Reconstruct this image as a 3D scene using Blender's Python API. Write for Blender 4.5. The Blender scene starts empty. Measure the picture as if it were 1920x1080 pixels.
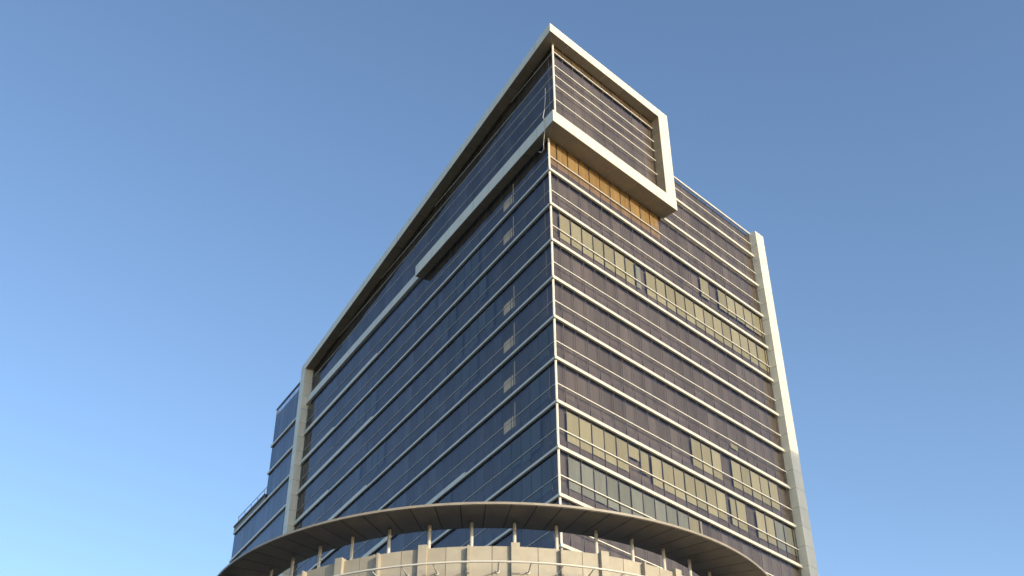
import bpy, bmesh, math, random
from mathutils import Matrix, Vector
random.seed(7)
S = bpy.context.scene
COL = S.collection
Z0 = 72.4                       # height of the reference floor line above the street
rad = math.radians

# ---------------------------------------------------------------- camera
cam = bpy.data.cameras.new('camera'); co = bpy.data.objects.new('camera', cam); COL.objects.link(co)
r = (0.701659938507011, -0.7124934910336107, -0.0051338025941322)
u = (-0.41417087281787, -0.41371507446054, 0.81074183639022)
b = (-0.57977221285917, -0.56673879556534, -0.58538134476385)
M = Matrix(((r[0], u[0], b[0], -59.617), (r[1], u[1], b[1], -53.452), (r[2], u[2], b[2], -70.787 + Z0), (0, 0, 0, 1)))
co.matrix_world = M
cam.sensor_width = 36; cam.lens = 36 * 2217.38 / 1920
cam.clip_start = 0.1; cam.clip_end = 6000
S.camera = co

# ---------------------------------------------------------------- light
SUN_EL, SUN_AZ = rad(16), rad(182)          # azimuth from +Y, clockwise
w = bpy.data.worlds.new('World'); S.world = w; w.use_nodes = True
nt = w.node_tree; bg = nt.nodes['Background']
sky = nt.nodes.new('ShaderNodeTexSky'); sky.sky_type = 'NISHITA'; sky.sun_disc = False
sky.sun_elevation = SUN_EL; sky.sun_rotation = SUN_AZ
sky.altitude = 0; sky.air_density = 1.0; sky.dust_density = 0.6; sky.ozone_density = 1.6
gm = nt.nodes.new('ShaderNodeGamma'); gm.inputs[1].default_value = 1.12
vm = nt.nodes.new('ShaderNodeVectorMath'); vm.operation = 'MULTIPLY'; vm.inputs[1].default_value = (1.22, 1.21, 1.22)
nt.links.new(sky.outputs[0], gm.inputs[0]); nt.links.new(gm.outputs[0], vm.inputs[0]); nt.links.new(vm.outputs[0], bg.inputs[0]); bg.inputs[1].default_value = 0.15
sl = bpy.data.lights.new('sun', 'SUN'); so = bpy.data.objects.new('sun', sl); COL.objects.link(so)
sl.energy = 3.0; sl.angle = rad(0.5); sl.color = (1.0, 0.88, 0.66)
sd = Vector((math.sin(SUN_AZ) * math.cos(SUN_EL), math.cos(SUN_AZ) * math.cos(SUN_EL), math.sin(SUN_EL)))
so.rotation_euler = sd.to_track_quat('Z', 'Y').to_euler(); so.location = (40, -60, 150)
S.view_settings.view_transform = 'Standard'; S.view_settings.look = 'None'
S.view_settings.exposure = 0.4; S.view_settings.gamma = 1

# ---------------------------------------------------------------- materials
def mat(name, rgb, rough=0.5, metal=0.0, var=0.12, scale=0.8, streak=True, spec=0.4, island=0.0):
    m = bpy.data.materials.new(name); m.use_nodes = True
    n, l = m.node_tree.nodes, m.node_tree.links
    bs = n['Principled BSDF']
    bs.inputs['Roughness'].default_value = rough; bs.inputs['Metallic'].default_value = metal
    bs.inputs['Specular IOR Level'].default_value = spec
    tc = n.new('ShaderNodeTexCoord'); mp = n.new('ShaderNodeMapping')
    mp.inputs['Scale'].default_value = (scale, scale, scale * (0.15 if streak else 1))
    l.new(tc.outputs['Object'], mp.inputs[0])
    nz = n.new('ShaderNodeTexNoise'); nz.inputs['Scale'].default_value = 2.2
    nz.inputs['Detail'].default_value = 6; nz.inputs['Roughness'].default_value = 0.6
    l.new(mp.outputs[0], nz.inputs['Vector'])
    mr = n.new('ShaderNodeMapRange'); mr.inputs[1].default_value = 0.3; mr.inputs[2].default_value = 0.7
    mr.inputs[3].default_value = 1 - var; mr.inputs[4].default_value = 1 + var
    l.new(nz.outputs[0], mr.inputs[0])
    val = mr.outputs[0]
    if island:
        g = n.new('ShaderNodeNewGeometry'); m2 = n.new('ShaderNodeMapRange')
        m2.inputs[3].default_value = 1 - island; m2.inputs[4].default_value = 1 + island
        l.new(g.outputs['Random Per Island'], m2.inputs[0])
        mu = n.new('ShaderNodeMath'); mu.operation = 'MULTIPLY'
        l.new(val, mu.inputs[0]); l.new(m2.outputs[0], mu.inputs[1]); val = mu.outputs[0]
    vm = n.new('ShaderNodeVectorMath'); vm.operation = 'SCALE'
    vm.inputs[0].default_value = rgb; l.new(val, vm.inputs['Scale'])
    l.new(vm.outputs[0], bs.inputs['Base Color'])
    return m

def glass(name, tint, refl, f0, blend, rough=0.02):
    m = bpy.data.materials.new(name); m.use_nodes = True
    n, l = m.node_tree.nodes, m.node_tree.links
    n.remove(n['Principled BSDF'])
    out = n['Material Output']
    g = n.new('ShaderNodeNewGeometry')
    t = n.new('ShaderNodeBsdfTransparent'); gl = n.new('ShaderNodeBsdfGlossy')
    gl.inputs['Roughness'].default_value = rough
    mr = n.new('ShaderNodeMapRange'); mr.inputs[3].default_value = 0.92; mr.inputs[4].default_value = 1.06
    l.new(g.outputs['Random Per Island'], mr.inputs[0])
    v1 = n.new('ShaderNodeVectorMath'); v1.operation = 'SCALE'; v1.inputs[0].default_value = tint
    v2 = n.new('ShaderNodeVectorMath'); v2.operation = 'SCALE'; v2.inputs[0].default_value = refl
    l.new(mr.outputs[0], v1.inputs['Scale']); l.new(mr.outputs[0], v2.inputs['Scale'])
    l.new(v1.outputs[0], t.inputs[0]); l.new(v2.outputs[0], gl.inputs[0])
    # slight waviness of the panes
    tc = n.new('ShaderNodeTexCoord'); nz = n.new('ShaderNodeTexNoise')
    nz.inputs['Scale'].default_value = 0.45; nz.inputs['Detail'].default_value = 1
    l.new(tc.outputs['Object'], nz.inputs['Vector'])
    bp = n.new('ShaderNodeBump'); bp.inputs['Strength'].default_value = 0.12; bp.inputs['Distance'].default_value = 0.08
    l.new(nz.outputs[0], bp.inputs['Height']); l.new(bp.outputs[0], gl.inputs['Normal'])
    fr = n.new('ShaderNodeFresnel'); fr.inputs['IOR'].default_value = blend
    ad = n.new('ShaderNodeMath'); ad.operation = 'ADD'; ad.use_clamp = True; ad.inputs[1].default_value = f0
    l.new(fr.outputs[0], ad.inputs[0])
    mx = n.new('ShaderNodeMixShader')
    l.new(ad.outputs[0], mx.inputs[0]); l.new(t.outputs[0], mx.inputs[1]); l.new(gl.outputs[0], mx.inputs[2])
    l.new(mx.outputs[0], out.inputs[0])
    return m

CLAD = mat('cream_aluminium_cladding', (0.64, 0.61, 0.50), 0.42, 0, 0.06, 0.5, island=0.04)
BAND = mat('cream_aluminium_band', (0.60, 0.57, 0.48), 0.4, 0, 0.08, 0.6)
SOFF = mat('brown_soffit_panel', (0.27, 0.22, 0.15), 0.5, 0, 0.12, 0.5, streak=False, island=0.08)
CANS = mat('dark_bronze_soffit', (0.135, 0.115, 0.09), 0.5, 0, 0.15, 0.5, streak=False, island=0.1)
DARK = mat('dark_joint', (0.02, 0.02, 0.022), 0.6, 0, 0.1)
MULL = mat('dark_mullion', (0.15, 0.128, 0.11), 0.5, 0, 0.1)
TRAN = mat('pale_transom', (0.72, 0.69, 0.60), 0.4, 0, 0.06)
INNR = mat('interior_backing', (0.235, 0.212, 0.185), 0.9, 0, 0.22, 0.25, streak=True, spec=0.0)
BLND = mat('cream_roller_blind', (0.52, 0.515, 0.34), 0.85, 0, 0.06, 1.0, island=0.07)
GREY = mat('grey_roller_blind', (0.36, 0.40, 0.34), 0.85, 0, 0.1, 1.0, island=0.12)
AMBR = mat('golden_reflection', (0.54, 0.385, 0.175), 0.8, 0, 0.2, 1.2, island=0.12)  # golden soffit reflection, painted as a panel colour
STON = mat('cream_stone_panel', (0.385, 0.345, 0.275), 0.7, 0, 0.08, 0.9, streak=False, island=0.07)
STEL = mat('painted_steel', (0.60, 0.57, 0.51), 0.4, 0, 0.05)
GLAS = glass('bronze_glass', (0.74, 0.71, 0.70), (0.47, 0.50, 0.56), 0.05, 1.5)
GLSW = glass('wing_glass', (0.74, 0.71, 0.72), (0.55, 0.60, 0.68), 0.06, 1.5)
CLER = glass('clear_glass', (0.9, 0.93, 0.93), (0.9, 0.95, 1.0), 0.03, 1.45)
ROOF = mat('grey_roof', (0.28, 0.27, 0.26), 0.9, 0, 0.15, 0.3, streak=False)
PAVE = mat('plaza_paving', (0.30, 0.255, 0.195), 0.85, 0, 0.2, 0.08, streak=False)
JNT = mat('cladding_joint', (0.22, 0.21, 0.18), 0.6, 0, 0.05)
REFS = mat('soffit_reflection', (0.18, 0.137, 0.08), 0.8, 0, 0.2, 1.0, island=0.12)  # soffit reflection in the top panes, painted as a panel colour
TEAL = mat('dark_teal_blind', (0.24, 0.27, 0.25), 0.85, 0, 0.1, 1.0, island=0.2)
FASC = mat('bronze_fascia', (0.30, 0.26, 0.205), 0.45, 0, 0.1)
SPAN = mat('spandrel_panel', (0.20, 0.175, 0.165), 0.8, 0, 0.12, 1.0, spec=0.1, island=0.06)
AMBD = mat('faded_reflection', (0.40, 0.285, 0.15), 0.8, 0, 0.25, 1.0, island=0.2)  # lower fade of the golden reflection, painted as a panel colour
DGRD = mat('added_dark_ground', (0.055, 0.053, 0.05), 0.85, 0, 0.2, 0.1, streak=False)  # dark ground tone added to weaken bounced light
CABL = mat('pale_cable', (0.5, 0.48, 0.45), 0.6, 0, 0.05)

GLOW = mat('stair_sun_glow', (0.6, 0.58, 0.4), 0.8, 0, 0.1, 1.0)  # emission stands in for sunlight passing through the glazed corner
_b = GLOW.node_tree.nodes['Principled BSDF']; _b.inputs['Emission Color'].default_value = (1.0, 0.92, 0.6, 1); _b.inputs['Emission Strength'].default_value = 0.12
# ---------------------------------------------------------------- geometry helpers
PHI = 0.258132
A = Vector((math.sin(PHI), math.cos(PHI)))          # along the left facade, away from the corner
N = Vector((-math.cos(PHI), math.sin(PHI)))         # outward normal of the left facade
def L(s, d):  return (A.x * s + N.x * d, A.y * s + N.y * d)
def Rr(x, d): return (x, -d)
def corner(dl, dr):                                 # where the two offset planes meet
    return (-(dl + N.y * dr) / math.cos(PHI), -dr)

class MB:
    def __init__(self): self.bm = bmesh.new()
    def prism(self, foot, z0, z1):
        """foot: list of xy, z0 / z1 number or function of xy"""
        f0 = z0 if callable(z0) else (lambda x, y: z0)
        f1 = z1 if callable(z1) else (lambda x, y: z1)
        ar = sum(foot[i][0] * foot[(i + 1) % len(foot)][1] - foot[(i + 1) % len(foot)][0] * foot[i][1] for i in range(len(foot)))
        if ar < 0: foot = foot[::-1]
        lo = [self.bm.verts.new((x, y, f0(x, y) + Z0)) for x, y in foot]
        hi = [self.bm.verts.new((x, y, f1(x, y) + Z0)) for x, y in foot]
        n = len(foot)
        self.bm.faces.new(lo[::-1]); self.bm.faces.new(hi)
        for i in range(n):
            j = (i + 1) % n
            self.bm.faces.new((lo[i], lo[j], hi[j], hi[i]))
        return self
    def boxR(self, x0, x1, d0, d1, z0, z1): return self.prism([Rr(x0, d0), Rr(x1, d0), Rr(x1, d1), Rr(x0, d1)], z0, z1)
    def boxL(self, s0, s1, d0, d1, z0, z1): return self.prism([L(s0, d0), L(s1, d0), L(s1, d1), L(s0, d1)], z0, z1)
    def quad(self, pts):
        self.bm.faces.new([self.bm.verts.new((p[0], p[1], p[2] + Z0)) for p in pts]); return self
    def tube(self, p0, p1, r0, r1=None, seg=12):
        r1 = r0 if r1 is None else r1
        p0 = Vector(p0) + Vector((0, 0, Z0)); p1 = Vector(p1) + Vector((0, 0, Z0))
        q = (p1 - p0).to_track_quat('Z', 'Y')
        ra = [self.bm.verts.new(p0 + q @ Vector((r0 * math.cos(t), r0 * math.sin(t), 0))) for t in [2 * math.pi * i / seg for i in range(seg)]]
        rb = [self.bm.verts.new(p1 + q @ Vector((r1 * math.cos(t), r1 * math.sin(t), 0))) for t in [2 * math.pi * i / seg for i in range(seg)]]
        for i in range(seg):
            j = (i + 1) % seg; self.bm.faces.new((ra[i], ra[j], rb[j], rb[i])).smooth = True
        self.bm.faces.new(ra[::-1]); self.bm.faces.new(rb); return self
    def path(self, pts, rr, seg=8):
        pts = [Vector(p) + Vector((0, 0, Z0)) for p in pts]; rings = []
        for i, p in enumerate(pts):
            d = (pts[min(i + 1, len(pts) - 1)] - pts[max(i - 1, 0)]).normalized()
            q = d.to_track_quat('Z', 'Y')
            rings.append([self.bm.verts.new(p + q @ Vector((rr * math.cos(2 * math.pi * k / seg), rr * math.sin(2 * math.pi * k / seg), 0))) for k in range(seg)])
        # match ring start to the nearest vertex of the previous ring
        for i in range(1, len(rings)):
            v0 = rings[i - 1][0].co; k = min(range(seg), key=lambda k: (rings[i][k].co - v0).length)
            rings[i] = rings[i][k:] + rings[i][:k]
        for ra, rb in zip(rings, rings[1:]):
            for i in range(seg):
                j = (i + 1) % seg; self.bm.faces.new((ra[i], ra[j], rb[j], rb[i])).smooth = True
        self.bm.faces.new(rings[0][::-1]); self.bm.faces.new(rings[-1]); return self
    def sector(self, c, r0, r1, a0, a1, z0, z1, n=None, c1=None):
        """piece of a ring between angles a0,a1 (degrees); c1 = own centre of the outer radius"""
        c1 = c1 or c
        n = n or max(1, int(math.ceil((a1 - a0) / 1.4)))
        an = [rad(a0 + (a1 - a0) * i / n) for i in range(n + 1)]
        foot = [(c1[0] + r1 * math.cos(t), c1[1] + r1 * math.sin(t)) for t in an]
        foot += [(c[0] + r0 * math.cos(t), c[1] + r0 * math.sin(t)) for t in reversed(an)]
        return self.prism(foot, z0, z1)
    def build(self, name, m, parent=None, recalc=True):
        if recalc: bmesh.ops.recalc_face_normals(self.bm, faces=self.bm.faces[:])
        me = bpy.data.meshes.new(name); self.bm.to_mesh(me); self.bm.free()
        me.materials.append(m)
        o = bpy.data.objects.new(name, me); COL.objects.link(o)
        if parent is not None: attach(o, parent)
        return o

def attach(o, parent):
    o.parent = parent
    loc = Vector((0, 0, 0)); q = parent
    while q is not None: loc += q.location; q = q.parent
    o.location = -loc if o.location.length == 0 else o.location   # meshes carry world coordinates

def thing(name, label, cat, loc, group=None):
    o = bpy.data.objects.new(name, None); COL.objects.link(o); o.location = loc
    o.empty_display_size = 0.5
    o['label'] = label; o['category'] = cat
    if group: o['group'] = group
    return o

# ---------------------------------------------------------------- ground
g = MB().prism([(-2500, -2500), (2500, -2500), (2500, 2500), (-2500, 2500)], -Z0 - 0.5, -Z0).build('ground', PAVE)
g['kind'] = 'structure'
rd = MB().prism([L(-500, 6), L(700, 6), L(700, 150), L(-500, 150)], -Z0 - 0.05, -Z0 + 0.004).build('added_dark_strip', DGRD)  # unseen dark strip added to cut ground bounce on the left soffit
rd['kind'] = 'structure'

# ---------------------------------------------------------------- the tower
XR, SL = 32.9, 56.75          # glass runs to these distances from the corner
FH = 4.0
tower = thing('office_tower', 'tall dark glass office tower with cream bands and a cream frame at its top corner', 'office building', (0, 0, 0))

PITCH = 1.495
def pane_edges(length, first):
    e = [0.0, first]
    while e[-1] + PITCH < length - 0.3: e.append(e[-1] + PITCH)
    e.append(length); return e
ER = pane_edges(XR, 1.1); EL = pane_edges(SL, 1.05)

def facade_window(P, edges, z0, z1, d, transoms, parent, gm=GLAS, top=None, name='ribbon_window', tr=(0.075, 0.08)):
    """P(x, d) -> xy; panes of one storey as one mesh, mullions and transoms as its sub-parts"""
    mb, mu, tm = MB(), MB(), MB()
    cuts = [z0] + list(transoms) + [z1]
    for a0, a1 in zip(edges, edges[1:]):
        for c0, c1 in zip(cuts, cuts[1:]):
            t0 = min(c1, top(a0)) if top else c1; t1 = min(c1, top(a1)) if top else c1
            if t0 - c0 < 0.1 and t1 - c0 < 0.1: continue
            t0 = max(t0, c0 + 0.02); t1 = max(t1, c0 + 0.02)
            j = [random.gauss(0, 0.004) for _ in range(2)]
            x0, x1 = P(a0 + 0.014, d + j[0]), P(a1 - 0.014, d + j[1])
            mb.quad([(x0[0], x0[1], c0 + 0.02), (x1[0], x1[1], c0 + 0.02), (x1[0], x1[1], t1 - 0.02), (x0[0], x0[1], t0 - 0.02)])
    o0, o1 = P(edges[0], d), P(edges[0], d + 1)
    out = Vector((o1[0] - o0[0], o1[1] - o0[1], 0))
    mb.bm.normal_update()
    for f in mb.bm.faces:                    # every pane faces outwards
        if f.normal.dot(out) < 0: f.normal_flip()
    wobj = mb.build(name, gm, parent, recalc=False)
    for e in edges[1:-1]:
        zt = min(z1, top(e)) if top else z1
        if zt - z0 > 0.2:
            mu.prism([P(e - 0.028, d - 0.05), P(e + 0.028, d - 0.05), P(e + 0.028, d - 0.012), P(e - 0.028, d - 0.012)], z0, zt)
    mu.build('mullion', MULL, wobj)
    if transoms:
        for t in transoms:
            xe = [x for x in edges if (not top or top(x) > t + 0.1)]
            tm.prism([P(xe[0], d - 0.02), P(xe[-1], d - 0.02), P(xe[-1], d + tr[1]), P(xe[0], d + tr[1])], t - tr[0] / 2, t + tr[0] / 2)
        tm.build('transom', TRAN, wobj)
    return wobj

BT = 0.28     # height of a floor band
def right_ribbon(k):                      # storey between band k (above) and band k+1 (below)
    zt, zb = -FH * k - BT / 2, -FH * (k + 1) + BT / 2
    return facade_window(Rr, ER, zb, zt, 0, [-FH * (k + 1) + 1.70], tower)
def left_ribbon(k):
    zt, zb = -FH * k - BT / 2, -FH * (k + 1) + BT / 2
    return facade_window(L, EL, zb, zt, 0, [-FH * (k + 1) + 1.70], tower, tr=(0.035, 0.05))

KMAX = 12
RW, LW = {}, {}
for k in range(-1, KMAX): RW[k] = right_ribbon(k); LW[k] = left_ribbon(k)
# storeys of the right facade above the frame's foot, beside the frame
ER2 = [16.9] + [e for e in ER if e > 17.3]
RW[-2] = facade_window(Rr, ER2, 4 + BT / 2, 8 - BT / 2, 0, [5.7], tower)
RW[-3] = facade_window(Rr, ER2, 8 + BT / 2, 11.05, 0, [9.7], tower)

for k in range(-1, KMAX):                 # spandrel panels behind the lowest metre of each storey
    z = -FH * (k + 1)
    for P, E, W, ln in ((Rr, ER, RW, XR), (L, EL, LW, SL)):
        sp = MB()
        for a0, a1 in zip(E, E[1:]):
            sp.prism([P(max(a0, 0.12) + .03, -0.10), P(a1 - .03, -0.10), P(a1 - .03, -0.13), P(max(a0, 0.12) + .03, -0.13)], z - 0.1, z + 0.93)
        sp.build('spandrel', SPAN, W[k])
# floor bands, mitred at the corner
BD = 0.2
step = {0: 35.8, 1: 46.9, 2: 35.9, 3: 46.8, 4: 36.1, 6: 14.6}
for k in range(-2, KMAX + 1):
    z = -FH * k
    if k >= 0:
        c = corner(BD, BD)
        MB().prism([(0, 0), c, Rr(XR, BD), Rr(XR, 0)], z - BT / 2, z + BT / 2).build('floor_band', BAND, tower)
        fb = MB().prism([(0, 0), c, L(SL, BD), L(SL, 0)], z - BT / 2, z + 0.08).build('floor_band', BAND, tower)
        if k in step:
            MB().boxL(step[k], SL, 0.02, BD - .002, z + 0.08, z + 0.32).build('raised_band', BAND, fb)
    else:
        MB().boxR(16.4 if k == -1 else 16.8, XR, 0, BD, z - BT / 2, z + BT / 2).build('floor_band', BAND, tower)
# the wide band that carries on from the frame along the left facade
MB().boxL(25.2, SL, 0, 0.30, 4.25, 5.25).build('floor_band', BAND, tower)
# roof edge of the right facade
MB().boxR(16.8, XR, 0, 0.14, 11.05, 11.25).build('roof_coping', BAND, tower)

# corner post of the glass
def post(c0, w, z0, z1, parent, m=TRAN):
    return MB().prism([(c0[0] - w, c0[1] + w * 0.4), (c0[0] - w * 0.35, c0[1] - w * 0.75), (c0[0] + w * 0.75, c0[1] - w * 0.75), (c0[0] + w * 0.6, c0[1] + w)], z0, z1).build('corner_post', m, parent)
post((0, 0), 0.085, -FH * KMAX, 3.9, tower)

# inner walls behind the glass (floors, ceilings and partitions read as one dark surface)
def para(dl, dr, xr, sl):
    c = corner(-dl, -dr)
    p1 = (xr, dr); p3 = (c[0] + A.x * sl, c[1] + A.y * sl)
    return [c, p1, (p1[0] + A.x * sl, p1[1] + A.y * sl), p3]
core = MB().prism(para(0.30, 0.30, 33.6, 57.2), -Z0, 3.85)
core.build('inner_wall', INNR, tower)
MB().prism([(16.3, 0.30), (33.6, 0.30), (33.6 + A.x * 57, 0.30 + A.y * 57), (16.3 + A.x * 57, 0.30 + A.y * 57)], 3.85, 11.2).build('inner_wall', INNR, tower)
MB().prism(para(0.02, 0.02, 33.6, 57.2), -Z0, -FH * KMAX - BT).build('base_wall', STON, tower)

# ---- the frame at the top
DL, DR = 0.9, 1.9
PC = corner(DL, DR)
FX = 16.65
KS = 6.15 / (SL * A.y)
def roofz(x, y): return 15.72 - KS * max(0.0, y + DR)
def rooftop(x, y): return roofz(x, y) + 1.12
back = (FX + A.x * 58, -DR + A.y * 58)
SE = 58.1
frame = MB().prism([PC, (FX, -DR), back, L(SE, -2.0), L(SE, DL)], lambda x, y: roofz(x, y) + 0.03, rooftop).build('roof_frame', CLAD, tower)
def soffit_tiles(parent, zf, right_len, s_end, gl_r, gl_l, n_r, n_l, m=SOFF, th=0.03):
    sp = MB()
    # right strip: from front edge to glass line
    xs = [PC[0] + 0.02 + (right_len - 0.05 - PC[0]) * i / n_r for i in range(n_r + 1)]
    ci = corner(gl_l, gl_r)
    for i, (x0, x1) in enumerate(zip(xs, xs[1:])):
        if i == 0: f = [(PC[0] + .03, PC[1] + .02), (x1 - 0.06, -DR + .02), (x1 - 0.06, -gl_r), (ci[0], -gl_r)]
        else: f = [(x0 + .0, -DR + .02), (x1 - 0.06, -DR + .02), (x1 - .06, -gl_r), (x0, -gl_r)]
        sp.prism(f, lambda x, y: zf(x, y) - th, lambda x, y: zf(x, y) + 0.002)
    ss = [s_end * i / n_l for i in range(n_l + 1)]
    c_s = Vector(PC) @ A
    for i, (s0, s1) in enumerate(zip(ss, ss[1:])):
        if i == 0: f = [(PC[0] + .02, PC[1] + .05), L(s1 - .06, DL - .02), L(s1 - .06, gl_l), (ci[0] - 0.02, ci[1] + .02)]
        else: f = [L(s0, DL - .02), L(s1 - .06, DL - .02), L(s1 - .06, gl_l), L(s0, gl_l)]
        sp.prism(f, lambda x, y: zf(x, y) - th, lambda x, y: zf(x, y) + 0.002)
    return sp.build('soffit', m, parent)
GR, GL = 0.94, -0.2             # glass planes inside the frame
soffit_tiles(frame, lambda x, y: roofz(x, y) + 0.03, FX - 1.55, SL, GR - 0.2, GL - .2, 6, 20)
SILL0, SILL1 = 3.92, 5.27
sill = MB().prism([PC, (FX, -DR), (FX, 0.0), (0, 0), L(25.3, 0.0), L(25.3, DL)], SILL0, SILL1).build('frame_sill', CLAD, tower)
soffit_tiles(sill, lambda x, y: SILL0, FX, 25.3, 0.03, 0.03, 6, 9)
fpost = MB().boxR(FX - 1.55, FX, 0.02, DR, SILL1, lambda x, y: roofz(x, y) + .03).build('frame_post', CLAD, tower)
rv = MB()
for i in range(5):
    z0 = SILL1 + 0.02 + i * 2.1; rv.boxR(FX - 1.58, FX - 1.55, GR - 0.3, DR - 0.02, z0, min(z0 + 2.07, 15.7))
rv.build('reveal', SOFF, fpost)

# open joints of the cladding, a few millimetres proud of the fascia line
def joints(parent, P, xs, d, z0, z1, name='joint'):
    j = MB()
    for x in xs: j.prism([P(x, d - .01), P(x + .022, d - .01), P(x + .022, d + .003), P(x, d + .003)], z0 if not callable(z0) else z0(x), z1 if not callable(z1) else z1(x))
    bmesh.ops.recalc_face_normals(j.bm, faces=j.bm.faces[:])
    for f in j.bm.faces: f.material_index = 1        # the joints belong to the cladding's own mesh
    j.bm.from_mesh(parent.data); j.bm.to_mesh(parent.data); j.bm.free()
    if len(parent.data.materials) < 2: parent.data.materials.append(JNT)
joints(sill, Rr, [1.4 + 3 * i for i in range(5)], DR, SILL0 - .002, SILL1 + .002)
joints(sill, L, [0.6 + 3 * i for i in range(9)], DL, SILL0 - .002, SILL1 + .002)
joints(frame, Rr, [1.4 + 3 * i for i in range(5)], DR, 15.75, 16.842)
joints(frame, L, [0.6 + 3 * i for i in range(20)], DL, lambda q: roofz(*L(q, DL)) + .03, lambda q: rooftop(*L(q, DL)) - .01)
# glass inside the frame
cb = corner(GL, GR)
EB = [e for e in pane_edges(FX - 1.58, 1.3)]; EB[0] = cb[0]
def PB(x, d): return (x, -GR - d)
wb = facade_window(PB, EB, SILL1, 15.75, 0, [8.25, 10.12, 11.42, 12.75, 14.6], tower, tr=(0.085, 0.08))
bh = MB()                                   # soffit reflection painted as bronze panels behind the uppermost row of panes
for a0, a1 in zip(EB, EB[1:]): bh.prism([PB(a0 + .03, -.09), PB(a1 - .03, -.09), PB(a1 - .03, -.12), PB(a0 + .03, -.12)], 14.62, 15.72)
bh.build('reflection_panel', REFS, wb)
s_c = Vector(cb) @ A
EU = [s_c + 0.02] + [e for e in EL if e > s_c + 0.6]
def PU(s, d): return L(s, GL + d)
facade_window(PU, EU, SILL1, 15.75, 0, [8.25, 10.12, 11.42, 12.75, 14.6], tower, top=lambda s: roofz(*L(s, GL)) + 0.01, tr=(0.04, 0.04))
post(cb, 0.085, SILL1, 15.7, tower)
# penthouse body behind that glass
pc = corner(GL - 0.3, GR - 0.3)
MB().prism([pc, (FX - 0.3, -GR + 0.3), (FX - 0.3 + A.x * 57.5, -GR + .3 + A.y * 57.5), L(57.5, GL - .3)], 4.05, lambda x, y: roofz(x, y) + 0.02).build('inner_wall', INNR, tower)

# piers at the ends of the facades: stacked cladding panels over a dark core
def pier(P, x0, x1, d0, d1, ztop, ph):
    c = MB().prism([P(x0 + .02, d0), P(x1 - .02, d0), P(x1 - .02, d1 - .02), P(x0 + .02, d1 - .02)], -Z0, (ztop - 0.02) if not callable(ztop) else ztop)
    core_o = c.build('pier', DARK, tower)
    pm = MB(); z = ph
    top = ztop if not callable(ztop) else 9.4
    zz = top
    while zz > -60:
        pm.prism([P(x0, d0), P(x1, d0), P(x1, d1), P(x0, d1)], zz - 1.93, zz); zz -= 1.96
    pm.build('cladding', CLAD, core_o)
    return core_o
pier(Rr, XR, XR + 1.5, -0.4, 0.85, 11.15, 0)
pier(L, SL, SE, -0.4, DL, lambda x, y: roofz(x, y) - 0.02, 0)
MB().boxL(SL, SE, -0.4, DL - 0.003, 9.4, lambda x, y: roofz(x, y) + 0.03).build('pier_head', CLAD, tower)

# ---- blinds and reflection-coloured panels behind the glass (sub-parts of their window)
def blind(wnd, P, x0, x1, z0, z1, m=BLND, d=-0.06):
    return MB().prism([P(x0, d), P(x1, d), P(x1, d - 0.015), P(x0, d - 0.015)], z0, z1).build('blind_or_painted_light', m, wnd)
def panes(k, i0, i1, skip=(), m=BLND, drop=(0.98, 0.03), top=0.36, half={}, gap=0.06):
    zb = -FH * (k + 1)
    for i in range(i0, i1):
        if i in skip: continue
        x0, x1 = ER[i] + gap + random.uniform(0, gap * .6), ER[i + 1] - gap - random.uniform(0, gap * 1.3)
        lo = half.get(i, zb + drop[0] + random.uniform(-drop[1], drop[1]))
        blind(RW[k], Rr, x0, x1, lo, -FH * k - top, m)
n = len(ER) - 1
panes(1, 1, n, skip=(8,))
blind(RW[1], Rr, 11.3, 12.3, -6.95, -4.45, GREY)
panes(0, 15, n, skip=(16,), drop=(1.3, 0.05))
panes(5, 12, n - 2, skip=(15,))
panes(6, 1, n - 3, skip=(6, 7, 15, 17), half={})
blind(RW[6], Rr, ER[6] + .08, ER[7] - .1, -25.5, -24.42)
blind(RW[6], Rr, 10.2, 11.2, -26.4, -24.42)
blind(RW[6], Rr, ER[15] + .6, ER[16] - .1, -27.0, -24.42)
panes(6, n - 3, n, m=GREY)
panes(7, 1, 11, m=GREY, drop=(1.0, 0.04))
panes(7, 11, 12, drop=(0.6, .02))
blind(RW[7], Rr, 17.72, 17.9, -31.5, -28.3, TRAN)
panes(-1, 0, 11, m=AMBR, drop=(1.66, 0.03), top=-0.05, gap=0.035)  # amber panels carry the frame soffit's reflection in their colour
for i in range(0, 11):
    blind(RW[-1], Rr, max(ER[i], .12) + .035, ER[i + 1] - .04, 0.96, 1.64, AMBD)  # duller row paints the reflection fading out below the transom
blind(RW[4], Rr, 23.9, 25.1, -18.95, -18.5)
# stair windows on the left facade, glow added for sun through the corner
for k in (-1, 0, 2, 3, 4, 5):
    zb = -FH * (k + 1)
    blind(LW[k], L, 6.75, 8.3, zb + 1.05, zb + 2.1, GLOW)
    blind(LW[k], L, 6.48, 6.60, zb + 1.0, zb + 3.3, GLOW, d=-0.08)

# dull drawn blinds here and there behind the left facade and the shaded bottom storey
def teal(k, i0, i1):
    zb = -FH * (k + 1)
    for i in range(i0, i1):
        if random.random() < 0.2: continue
        blind(LW[k], L, max(EL[i], .2) + .06, EL[i + 1] - .07, zb + 1.0 + random.choice((0, 0, 0.3, 1.0)), -FH * k - .3, TEAL)
for k, i0, i1 in ((0, 9, 16), (1, 8, 14), (2, 7, 13), (3, 9, 14), (4, 0, 2), (5, 0, 3), (6, 0, 7), (7, 0, 6), (1, 24, 30), (3, 22, 27), (5, 18, 24), (6, 12, 16)):
    teal(k, i0, i1)

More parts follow.
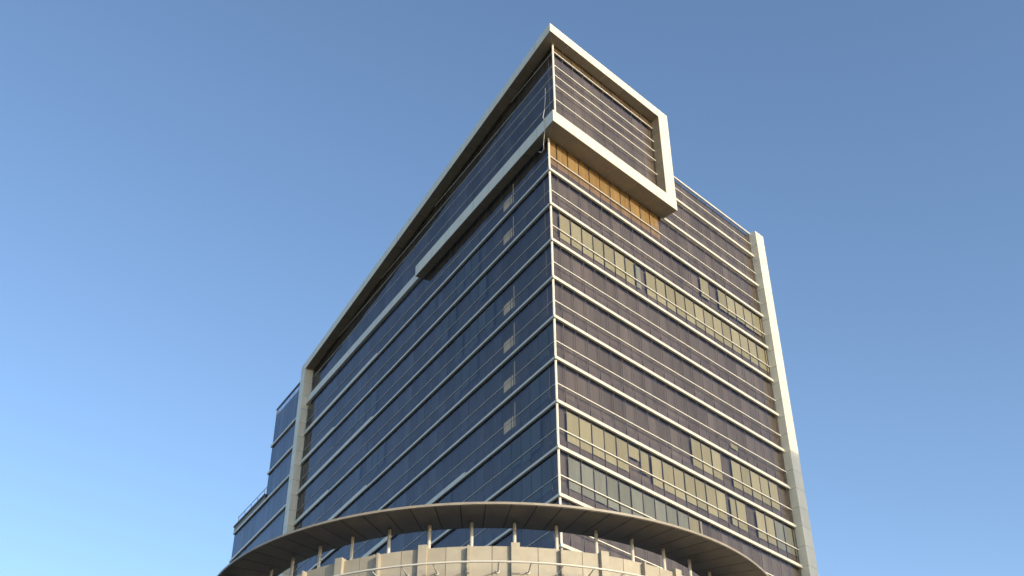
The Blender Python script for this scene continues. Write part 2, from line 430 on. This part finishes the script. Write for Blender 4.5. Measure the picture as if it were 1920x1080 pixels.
# ---------------------------------------------------------------- lower wing beyond the left pier
wing = thing('lower_wing', 'stepped lower glass wing behind the tower left pier with an open roof terrace', 'building wing', (A.x * 70, A.y * 70, 0))
def wing_win(s0, s1, zb, zt):
    e = [s0]
    while e[-1] + PITCH < s1 - .3: e.append(e[-1] + PITCH)
    e.append(s1)
    facade_window(L, e, zb, zt, 0, [], wing, gm=GLSW)
S1, S2 = 68.9, 80.2
for k in range(-2, KMAX):
    zt, zb = -FH * k - 0.15, -FH * (k + 1) + 0.15
    if k == -2: wing_win(SE, S1, zb, 9.55); continue
    if k < 1: wing_win(SE, S1, zb, zt)
    else: wing_win(SE, S2, zb, zt)
for k in range(-1, KMAX):
    z = -FH * k
    MB().boxL(SE, S1 + .05 if k < 1 else S2 + .05, 0, 0.2, z - 0.15, z + 0.15).build('floor_band', BAND, wing)
MB().boxL(SE, S1 + 0.05, -0.2, 0.06, 9.55, 9.72).build('roof_coping', MULL, wing)
MB().boxL(S1, S2 + 0.1, 0.0, 0.12, -3.85, -3.1).build('parapet', CANS, wing)
MB().boxL(S1, S2 + 0.15, -0.3, 0.25, -3.1, -2.85).build('parapet_cap', MULL, wing)
MB().prism([L(SE, -0.5), L(S1 - .02, -.5), L(S1 - .02, -30), L(SE, -30)], -Z0, 9.5).build('inner_wall', INNR, wing)
MB().prism([L(S1 - .02, -0.5), L(S2 - .02, -.5), L(S2 - .02, -30), L(S1 - .02, -30)], -Z0, -3.1).build('inner_wall', INNR, wing)
MB().boxL(S1 - .04, S1, -30, -0.02, -3.0, 9.6).build('end_wall', SPAN, wing)
MB().boxL(S2 - .04, S2, -30, -0.02, -Z0, -3.1).build('end_wall', SPAN, wing)
rl = thing('terrace_railing', 'glass railing with slim posts along the roof terrace edge of the lower wing', 'railing', L(74, -.1) + (-2.85 + Z0,))
for s in (70.0, 72.4, 74.8, 77.2, 79.6):
    c = L(s, -0.1); MB().tube((*c, -2.85), (*c, -1.72), 0.045).build('post', STEL, rl)
for s in (70.0, 72.4, 74.8, 77.2):
    MB().quad([(*L(s + .1, -.1), -2.75), (*L(s + 2.3, -.1), -2.75), (*L(s + 2.3, -.1), -1.85), (*L(s + .1, -.1), -1.85)]).build('glass_panel', CLER, rl)
MB().boxL(69.2, 79.9, -0.14, -0.06, -1.76, -1.69).build('handrail', STEL, rl)

# ---------------------------------------------------------------- round podium in front of the corner
C = (-7.86, -0.68); CP = (-7.6, -0.45)
pod = thing('round_podium', 'round cream panelled podium with projecting fins wrapped around the foot of the tower corner', 'podium', (CP[0], CP[1], 0))
RP = 16.28; ZP = -45.55
A0, A1 = 118.0, 338.0
FA = 221.56; FS = 8.5           # angle of one fin, spacing
MB().sector(CP, RP - 0.32, RP - 0.05, A0, A1, -Z0, ZP - 0.03).build('parapet_wall', DARK, pod)
MB().sector(CP, 6, RP - 0.3, A0, A1, -48.0, ZP - 1.3).build('terrace_floor', ROOF, pod)
pan = MB()
na = int((A1 - A0) / (FS / 2))
i0 = math.ceil((A0 - FA) / (FS / 2)); i1 = math.floor((A1 - FA) / (FS / 2))
for i in range(i0, i1):
    a0 = FA + i * FS / 2; a1 = a0 + FS / 2
    for j in range(9):
        zt = ZP - j * 3.0
        pan.sector(CP, RP - 0.34 if j == 0 else RP - .04, RP, a0 + 0.05, a1 - 0.05, zt - 2.97, zt)
pan.build('wall_panel', STON, pod)
for i in range(math.ceil((A0 - FA) / FS) + 1, math.floor((A1 - FA) / FS)):
    a = FA + i * FS
    if i % 2 == 0:
        MB().sector(CP, RP - 0.1, RP + 0.32, a - 0.2, a + 0.2, -70, ZP - 0.06, 1).build('fin', STON, pod)
    else:
        MB().sector(CP, RP - 0.4, RP + 0.24, a - 0.78, a + 0.78, -70, ZP + 0.13, 2).build('pilaster', STON, pod)
# tubular rail on brackets round the wall
RR = 17.35; ZR = -46.85
rail = MB().path([(CP[0] + RR * math.cos(rad(t)), CP[1] + RR * math.sin(rad(t)), ZR) for t in [A0 + (A1 - A0) * i / 150 for i in range(151)]], 0.06).build('rail', STEL, pod)
t = 226.9 - 5.55 * 18
while t < A1:
    if t > A0:
        cs, sn = math.cos(rad(t)), math.sin(rad(t))
        bmb = MB().tube((CP[0] + (RP - .02) * cs, CP[1] + (RP - .02) * sn, ZR - 0.12), (CP[0] + RR * cs, CP[1] + RR * sn, ZR), 0.045, 0.03, 8)
        bmb.tube((CP[0] + (RP - .02) * cs, CP[1] + (RP - .02) * sn, ZR - 0.12), (CP[0] + (RP + .05) * cs, CP[1] + (RP + .05) * sn, ZR - 0.12), 0.11, 0.11, 10)
        bmb.build('bracket', STEL, rail)
    t += 5.55

# ring canopy on columns
can = thing('ring_canopy', 'curved flat canopy with a dark soffit on slim round columns above the podium', 'canopy', (C[0], C[1], Z0 - 47))
CI = (-7.86, -0.65); CO = (-7.3, -0.47); RI, RO = 14.72, 18.2; ZC = -44.0
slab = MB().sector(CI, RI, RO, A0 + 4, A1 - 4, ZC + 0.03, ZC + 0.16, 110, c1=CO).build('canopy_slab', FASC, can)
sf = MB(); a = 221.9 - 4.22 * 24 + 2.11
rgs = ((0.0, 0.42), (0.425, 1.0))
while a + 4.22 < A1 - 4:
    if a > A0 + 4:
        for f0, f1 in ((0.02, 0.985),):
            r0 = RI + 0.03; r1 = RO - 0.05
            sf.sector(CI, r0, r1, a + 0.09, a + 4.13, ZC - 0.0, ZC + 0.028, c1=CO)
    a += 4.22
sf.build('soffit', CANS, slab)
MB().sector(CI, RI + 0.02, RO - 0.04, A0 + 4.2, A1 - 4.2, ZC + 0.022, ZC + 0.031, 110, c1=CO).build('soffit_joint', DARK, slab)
for i in range(-9, 13):
    a = 221.9 + 8.43 * i
    x, y = C[0] + 15.47 * math.cos(rad(a)), C[1] + 15.47 * math.sin(rad(a))
    if not (A0 + 6 < a < A1 - 8): continue
    MB().tube((x, y, ZP - 1.3), (x, y, ZC - 0.002), 0.095, seg=16).build('column', STEL, can)
# small pale housing on the podium terrace
vh = thing('vent_housing', 'small pale box housing on the podium terrace behind the parapet beside a column', 'vent housing', (-21.5, -5.6, ZP - 1.3 + Z0))
MB().prism([(-22.1, -6.3), (-21.0, -6.3), (-21.0, -5.0), (-22.1, -5.0)], ZP - 1.28, ZP + 0.28).build('housing', CLAD, vh)
MB().prism([(-22.15, -6.35), (-20.95, -6.35), (-20.95, -4.95), (-22.15, -4.95)], ZP + 0.28, ZP + 0.34).build('lid', STEL, vh)

# loose cable hanging from the frame corner
cbp = []
x, y = L(-0.35, DL + 0.04)
for (s, d, z) in ((0.44, -0.1, 10.8), (0.40, 0.0, 9.2), (0.38, 0.1, 7.9), (0.1, 0.5, 6.3), (-0.7, DL + .05, 5.4), (-0.85, DL + .06, 4.6), (-0.75, DL + 0.02, 3.7), (-0.2, DL - .2, 2.7), (0.1, 0.5, 2.4), (0.5, 0.45, 2.35), (0.9, 0.5, 2.7)):
    cbp.append((*L(s, d), z))
cb_o = MB().path(cbp, 0.035, 6).build('hanging_cable', CABL)
cb_o['label'] = 'thin loose pale cable hanging down over the frame at the tower corner'; cb_o['category'] = 'cable'

# block across the street: its roof line throws the shade on the foot of the right pier
nb = thing('neighbour_block', 'plain stone office block across the street that shades the foot of the tower', 'office building', (44, -123, 0))
NX0, NX1, NY0, NY1, NT = 28.8, 62.0, -110.0, -136.0, 14.6
MB().prism([(NX0, NY0), (NX1, NY0), (NX1, NY1), (NX0, NY1)], -Z0, NT).build('wall', STON, nb)
for k in range(20):
    MB().prism([(NX0 + .7, NY0 + .05), (NX1 - .7, NY0 + .05), (NX1 - .7, NY0 - .1), (NX0 + .7, NY0 - .1)], -70 + 4 * k, -67.6 + 4 * k).build('ribbon_window', SPAN, nb)
MB().prism([(NX0, NY0 + .4), (NX1, NY0 + .4), (NX1, NY1 - .2), (NX0, NY1 - .2)], NT, NT + .4).build('cornice', STON, nb)
